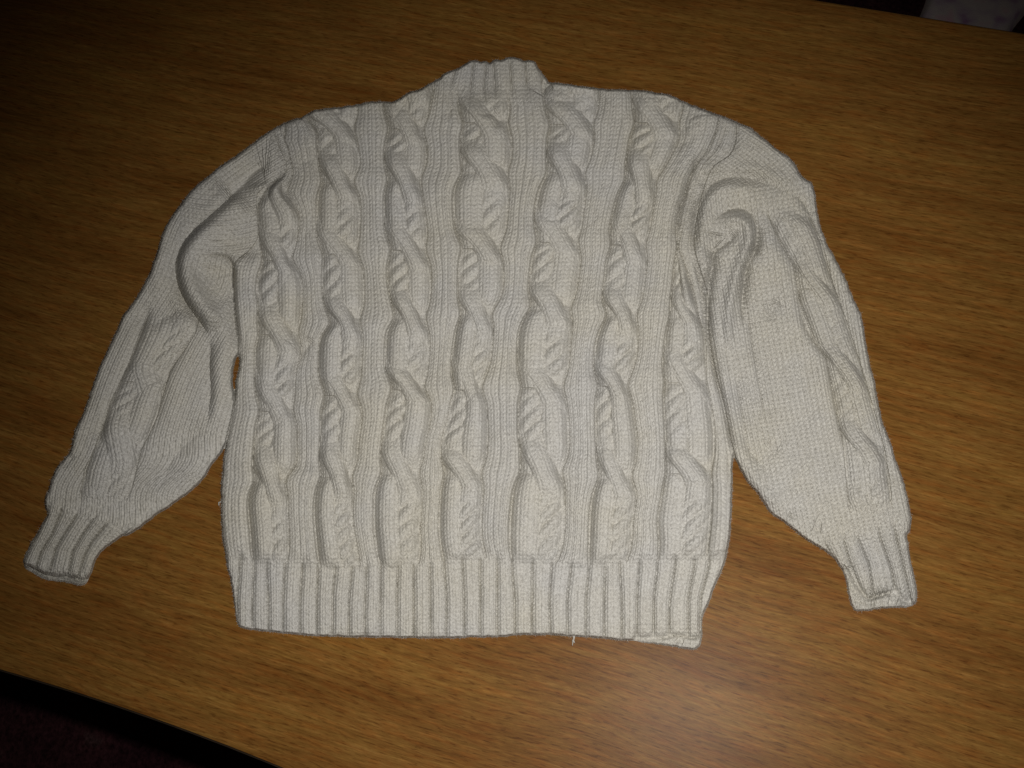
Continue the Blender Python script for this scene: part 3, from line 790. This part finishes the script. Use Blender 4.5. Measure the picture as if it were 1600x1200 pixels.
stroke([(1106,450),(1106,485),(1106,520),(1110,548),(1117,585),(1128,624),(1138,668),(1146,706)], 'valley', 8.1, 3.6, None, 0.1, 80)
stroke([(1120,470),(1119,520),(1126,570),(1138,620),(1150,680),(1166,725),(1196,770),(1236,808)], 'ridge', 6.8, 8, None, 0.15, 81)
stroke([(1085,400),(1092,440),(1098,480),(1102,520)], 'valley', 5.4, 3.5, None, 0.2, 82)
stroke([(1070,420),(1079,450),(1088,480),(1098,515)], 'valley', 4.1, 3.5, None, 0.2, 83)
stroke([(1233,805),(1236,807)], 'valley', 6.1, 2.6, None, 0, 84)
stroke([(1268,826),(1276,829),(1284,830)], 'valley', 3.5, 4, None, 0.2, 85)
# shoulder seams and armhole seams
stroke([(426,204),(432,222),(440,240),(450,258)], 'valley', 2.6, 3.2, None, 0.1, 90)
stroke([(437,208),(443,226),(452,246)], 'ridge', 1.6, 4, None, 0.1, 91)
stroke([(1152,190),(1152,208),(1150,226),(1142,246)], 'valley', 2.4, 3.2, None, 0.1, 92)
stroke([(402,330),(402,352),(404,376)], 'valley', 1.8, 2.6, None, 0.1, 93)
stroke([(462,262),(480,252),(500,250)], 'valley', 2.4, 9, None, 0.3, 94)
stroke([(470,190),(482,200),(494,218)], 'valley', 2.2, 5, None, 0.3, 95)
stroke([(1078,168),(1070,190),(1062,212)], 'valley', 1.6, 4, None, 0.3, 96)
stroke([(688,126),(700,130),(716,140),(740,144),(775,142),(800,141),(838,137),(858,131)], 'valley', 1.2, 5, None, 0.2, 97)
stroke([(844,150),(852,138),(862,131)], 'valley', 4.0, 5, None, 0.1, 98)
stroke([(615,160),(640,150),(665,140)], 'valley', 1.4, 6, None, 0.3, 99)
# creases of the back
stroke([(722,150),(735,172),(760,184),(786,178)], 'ridge', 3.0, 7, None, 0.3, 130)
stroke([(742,176),(762,180),(780,170)], 'valley', 3.0, 5, None, 0.3, 131)
stroke([(655,146),(670,162),(664,188)], 'ridge', 3.0, 7, None, 0.3, 132)
stroke([(712,138),(706,165),(700,192)], 'valley', 3.0, 5, None, 0.3, 133)
stroke([(640,150),(625,172),(612,190)], 'valley', 2.6, 6, None, 0.3, 134)
stroke([(848,140),(866,150),(890,152)], 'ridge', 2.4, 7, None, 0.3, 135)
stroke([(930,142),(940,160),(936,186)], 'valley', 2.2, 5, None, 0.3, 136)
stroke([(1000,150),(1020,160),(1045,158)], 'ridge', 2.6, 7, None, 0.3, 137)
stroke([(425,513),(436,522),(448,533),(466,540)], 'step', 3.5, 4, 22, 0.3, 100)
stroke([(466,560),(480,545),(492,528)], 'valley', 3.6, 6, None, 0.3, 101)
stroke([(405,640),(425,636),(436,650),(440,668)], 'valley', 2.0, 4, None, 0.3, 102)
stroke([(975,345),(985,318),(995,295)], 'valley', 3.0, 7, None, 0.3, 103)
stroke([(965,385),(970,365),(978,348)], 'valley', 3.0, 7, None, 0.3, 104)
stroke([(866,325),(878,312),(888,300)], 'valley', 2.2, 6, None, 0.3, 105)
stroke([(1050,240),(1068,226),(1085,210)], 'valley', 2.0, 12, None, 0.3, 106)
stroke([(800,470),(790,500),(786,540)], 'valley', 1.6, 8, None, 0.3, 107)
# cuffs: ribs, dark opening between the two layers
stroke([(40,882),(52,889),(70,898),(85,901),(101,901),(116,904),(130,906),(139,903)], 'valley', 7.5, 2.8, None, 0.06, 112)
stroke([(139,903),(130,906),(116,904),(101,901),(85,901),(70,898),(52,889),(40,882)], 'step', 3.5, 4, 16, 0.06, 113)
stroke([(1428,941),(1420,941),(1412,937),(1403,929),(1392,926),(1384,927),(1370,931),(1357,934),(1346,924),(1338,912),(1330,898),(1324,884)], 'valley', 9.0, 3.2, None, 0.05, 114)
stroke([(1324,884),(1330,898),(1338,912),(1346,924),(1357,934),(1370,931),(1384,927),(1392,926),(1403,929),(1412,937),(1420,941),(1428,941)][::-1], 'step', 3.0, 4, 16, 0.05, 115)
stroke([(1388,934),(1396,936),(1404,938)], 'valley', 3.5, 5, None, 0.2, 116)
stroke([(1332,935),(1345,942),(1356,946)], 'valley', 2.2, 3, None, 0.3, 117)
stroke([(985,998),(1000,998),(1022,997),(1040,995),(1054,993),(1070,995),(1086,996),(1095,994)], 'valley', 8.5, 2.8, None, 0.1, 118)
stroke([(1095,994),(1086,996),(1070,995),(1054,993),(1040,995),(1022,997),(1000,998),(985,998)], 'step', 2.5, 4, 14, 0.1, 119)
stroke([(1056,998),(1062,1003),(1068,1005)], 'valley', 3.0, 3, None, 0.2, 120)

# ---- single stitches: pairs of slanting legs
fs = SC-np.floor(SC)
a = np.abs(fs-0.5)*2
H += GUT*(0.7*np.sin(2*np.pi*(TC*1.0+0.3*vnoise(XX/9, YY/9, 0)))+1.3*(np.random.RandomState(11).rand(NY, NX)-0.5))*sst(0, 8, DE)
GD = 3.0*np.sqrt(-np.log(np.clip(GUT, 1e-9, 1)))
H -= (0.9+1.2*vnoise(XX/5, YY/5, 2))*np.exp(-GD/1.15)*sst(0, 8, DE)
leg = np.sin(np.pi*np.clip(a, 0, 1))**0.6
row = TC+0.55*a+0.12*vnoise(XX/14, YY/14, 0)
fr = row-np.floor(row)
st = leg*np.sin(np.pi*fr)**0.7
slv = np.where(LFT | RGT, 1.0, 0.0)
rgt = np.where(RGT, 1.0, 0.0)
H += ((1.15+0.2*slv+0.3*rgt)*(st-0.4)+(0.55+0.6*slv)*(np.sqrt(np.clip(1-(2*fs-1)**2, 0, 1))-0.78))*sst(0, 8, DE)
H += 0.55*vnoise(XX/3.1, YY/3.1, 3)*sst(0, 6, DE)
H += 0.9*vnoise(XX/7.0, YY/6.0, 1)*sst(0, 6, DE)*0.6

H = np.where(H < 5.0, 5.0*np.exp((H-5.0)/5.0), H)*sst(-1, 3, DU)+0.3      # creases bottom out softly on the layer below
H = np.where(DU <= 0, 0.25, H)/1000.0

# ---- one vertex grid, rim vertices drawn onto the outline
inside = DU > 0
near = (~inside) & (DU > -1.6*S)
PX = np.where(near, CX, XX); PY = np.where(near, CY, YY)
P3 = ground(PX, PY, H)
ctr = ground(740.0, 600.0)
P3 = P3-ctr
PART = np.where(collar, 3, np.where(cuffL, 5, np.where(cuffR, 7, np.where(sleeveL, 4, np.where(sleeveR, 6, np.where(in_hem, 2, 1))))))
ok = inside | near
fok = ok[:-1, :-1] & ok[1:, :-1] & ok[:-1, 1:] & ok[1:, 1:]
fok &= inside[:-1, :-1] | inside[1:, :-1] | inside[:-1, 1:] | inside[1:, 1:]
fpart = np.where(fok, PART[:-1, :-1], 0)

# cables and ribs of sleeves and cuffs as sub-part areas between their edge lines
def between(yv, left, right):
    return (XX > np.interp(YY, [p[1] for p in left], [p[0] for p in left])) & (XX < np.interp(YY, [p[1] for p in right], [p[0] for p in right]))
SSUB = np.zeros((NY, NX), np.int16)
mL = (YY > 500) & (YY < 790) & sleeveL & ~cuffL
SSUB = np.where(mL & between(YY, [(228,500),(211,540),(200,570),(186,600),(172,630),(164,656),(149,692),(120,720),(108,790)],
                             [(315,500),(290,545),(266,580),(255,618),(246,650),(233,680),(221,704),(210,735),(200,790)]), 1, SSUB)
mR = (YY > 330) & (YY < 800) & sleeveR & ~cuffR
SSUB = np.where(mR & between(YY, [(1198,330),(1216,374),(1240,416),(1249,470),(1272,534),(1290,560),(1298,600),(1312,672),(1318,700),(1324,800)],
                             [(1262,330),(1284,378),(1301,442),(1324,505),(1345,570),(1366,642),(1384,720),(1392,800)]), 1, SSUB)
KSUB = np.zeros((NY, NX), np.int16)
for k in range(5):
    KSUB = np.where(cuffL & (XX > xs_at(lc[k])+1.5) & (XX < xs_at(lc[k+1])-1.5) & (YY < 899+0.09*(XX-70)) & (YY < 886+0.6*(XX-47)), 1+k, KSUB)
for k in range(5):
    KSUB = np.where(cuffR & (XX > xs_at(rc[k])+1.5) & (XX < xs_at(rc[k+1])-1.5) & (YY < 928), 1+k, KSUB)

FS = np.zeros((NY, NX), np.int16)
for pid, arr in ((1, SUB), (2, HSUB), (3, CSUB), (4, SSUB), (6, SSUB), (5, KSUB), (7, KSUB)):
    FS = np.where(PART == pid, arr, FS)
fsub = FS[:-1, :-1]

vid = np.arange(NY*NX).reshape(NY, NX)
quads = np.stack([vid[1:, :-1], vid[1:, 1:], vid[:-1, 1:], vid[:-1, :-1]], -1)
P3f = P3.reshape(-1, 3)

def patch(name, mask, parent):
    q = quads[mask]
    if len(q) == 0: return None
    u, inv = np.unique(q.ravel(), return_inverse=True)
    return mesh_obj(name, P3f[u], inv.reshape(-1, 4), WOOL, parent, False)

sweater = empty('sweater', Vector(ctr))
tag(sweater, 'cream hand-knitted cable sweater lying back side up on the wooden table', 'sweater')
names = {1: 'body', 2: 'hem_ribbing', 3: 'collar', 4: 'sleeve', 5: 'cuff', 6: 'sleeve', 7: 'cuff'}
notes = {4: 'left sleeve bunched into a pouch-like fold at the underarm', 6: 'right sleeve with curled folds below the shoulder',
         5: 'narrow ribbed cuff at the end of the left sleeve', 7: 'ribbed cuff with its open end showing, on the right sleeve'}
parts = {}
for pid in (1, 2, 3, 4, 6, 5, 7):
    owner = sweater
    p = patch(names[pid], (fpart == pid) & (fsub == 0), owner)
    if pid in notes: p['label'] = notes[pid]
    parts[pid] = p
    for sub in np.unique(fsub[(fpart == pid) & (fsub > 0)]):
        msk = (fpart == pid) & (fsub == sub)
        if msk.sum() < 12: continue
        if pid == 1: nm = 'rib_panel' if (sub-1) % 2 == 0 else 'cable'
        elif pid in (4, 6): nm = 'cable'
        else: nm = 'rib'
        patch(nm, msk, p)

# ---- loose yarn end below the hem, and a little tuft at the left side seam
def tube(name, pts, r, parent):
    P = np.array(pts, float); n = len(P); k = 8
    T = np.gradient(P, axis=0); T /= np.linalg.norm(T, axis=1)[:, None]
    V, Fc = [], []
    for i in range(n):
        a1 = np.cross(T[i], [0, 0, 1.0]); a1 /= np.linalg.norm(a1)+1e-9
        a2 = np.cross(T[i], a1)
        rr = r*(1-0.5*(i/(n-1))**3)
        for j in range(k):
            w = 2*math.pi*j/k+i*0.5
            V.append(P[i]+rr*(1+0.18*math.cos(3*w))*(a1*math.cos(w-i*0.5)+a2*math.sin(w-i*0.5)))
    for i in range(n-1):
        for j in range(k):
            Fc.append((i*k+j, i*k+(j+1) % k, (i+1)*k+(j+1) % k, (i+1)*k+j))
    Fc.append(tuple(range(k-1, -1, -1))); Fc.append(tuple((n-1)*k+j for j in range(k)))
    return mesh_obj(name, V, Fc, WOOL, parent)
for dx, ln in ((0, 1.0), (1.6, 0.8), (-1.3, 0.7)):
    tt = np.linspace(0, 1, 9)
    ye = ground(896+dx+1.5*np.sin(tt*5+dx), 988+tt*21*ln, 0.0045-0.003*tt)-ctr
    tube('yarn_end', ye, 0.0007, sweater)
ye = ground(np.array([352, 346, 342, 342]), np.array([786, 784, 785, 790]), np.array([.004, .004, .003, .0025]))-ctr
tube('yarn_end', ye, 0.0010, sweater)

# ---- fuzz: short loose fibres standing out of the knit, most of them seen along the rim
def build_fuzz():
    rg = np.random.RandomState(3)
    jj, ii = np.nonzero(inside[1:-1, 1:-1]); jj += 1; ii += 1
    pick = rg.choice(len(jj), 26000, replace=False)
    J, I = jj[pick], ii[pick]
    rim_m = np.nonzero((DU > 0.5) & (DU < 5.0)); pr = rg.choice(len(rim_m[0]), 15000, replace=True)
    J = np.concatenate([J, rim_m[0][pr]]); I = np.concatenate([I, rim_m[1][pr]])
    root = P3[J, I]
    n = len(J)
    gy_, gx_ = np.gradient(DU, S)
    out = np.stack([-gx_[J, I], gy_[J, I], np.zeros(n)], 1)       # picture down is world -y
    out[:26000] *= 0.1
    d = rg.normal(0, 0.6, (n, 3))+out*np.abs(rg.normal(0.7, 0.5, (n, 1)))
    d[:, 2] = np.abs(d[:, 2])*0.7+0.25
    d /= np.linalg.norm(d, axis=1)[:, None]
    ln = rg.uniform(0.0012, 0.0036, (n, 1))
    bend = rg.normal(0, 0.5, (n, 3)); bend[:, 2] -= 0.3
    mid = root+d*ln*0.5
    tip = mid+(d+bend*0.9)*ln*0.5
    side = np.cross(d, rg.normal(0, 1, (n, 3))); side /= np.linalg.norm(side, axis=1)[:, None]+1e-9
    w = 0.000055
    V = np.stack([root-side*w, root+side*w, mid-side*w, mid+side*w, tip-side*w*0.2, tip+side*w*0.2], 1)
    V[..., 2] = np.maximum(V[..., 2], 0.0004)
    b = (np.arange(n)*6)[:, None]
    Q = np.stack([b+np.array([[0, 1, 3, 2]]), b+np.array([[2, 3, 5, 4]])], 1).reshape(-1, 4)
    o = mesh_obj('wool_fuzz', V.reshape(-1, 3), Q, WOOL, sweater, False)
    o['kind'] = 'stuff'
build_fuzz()
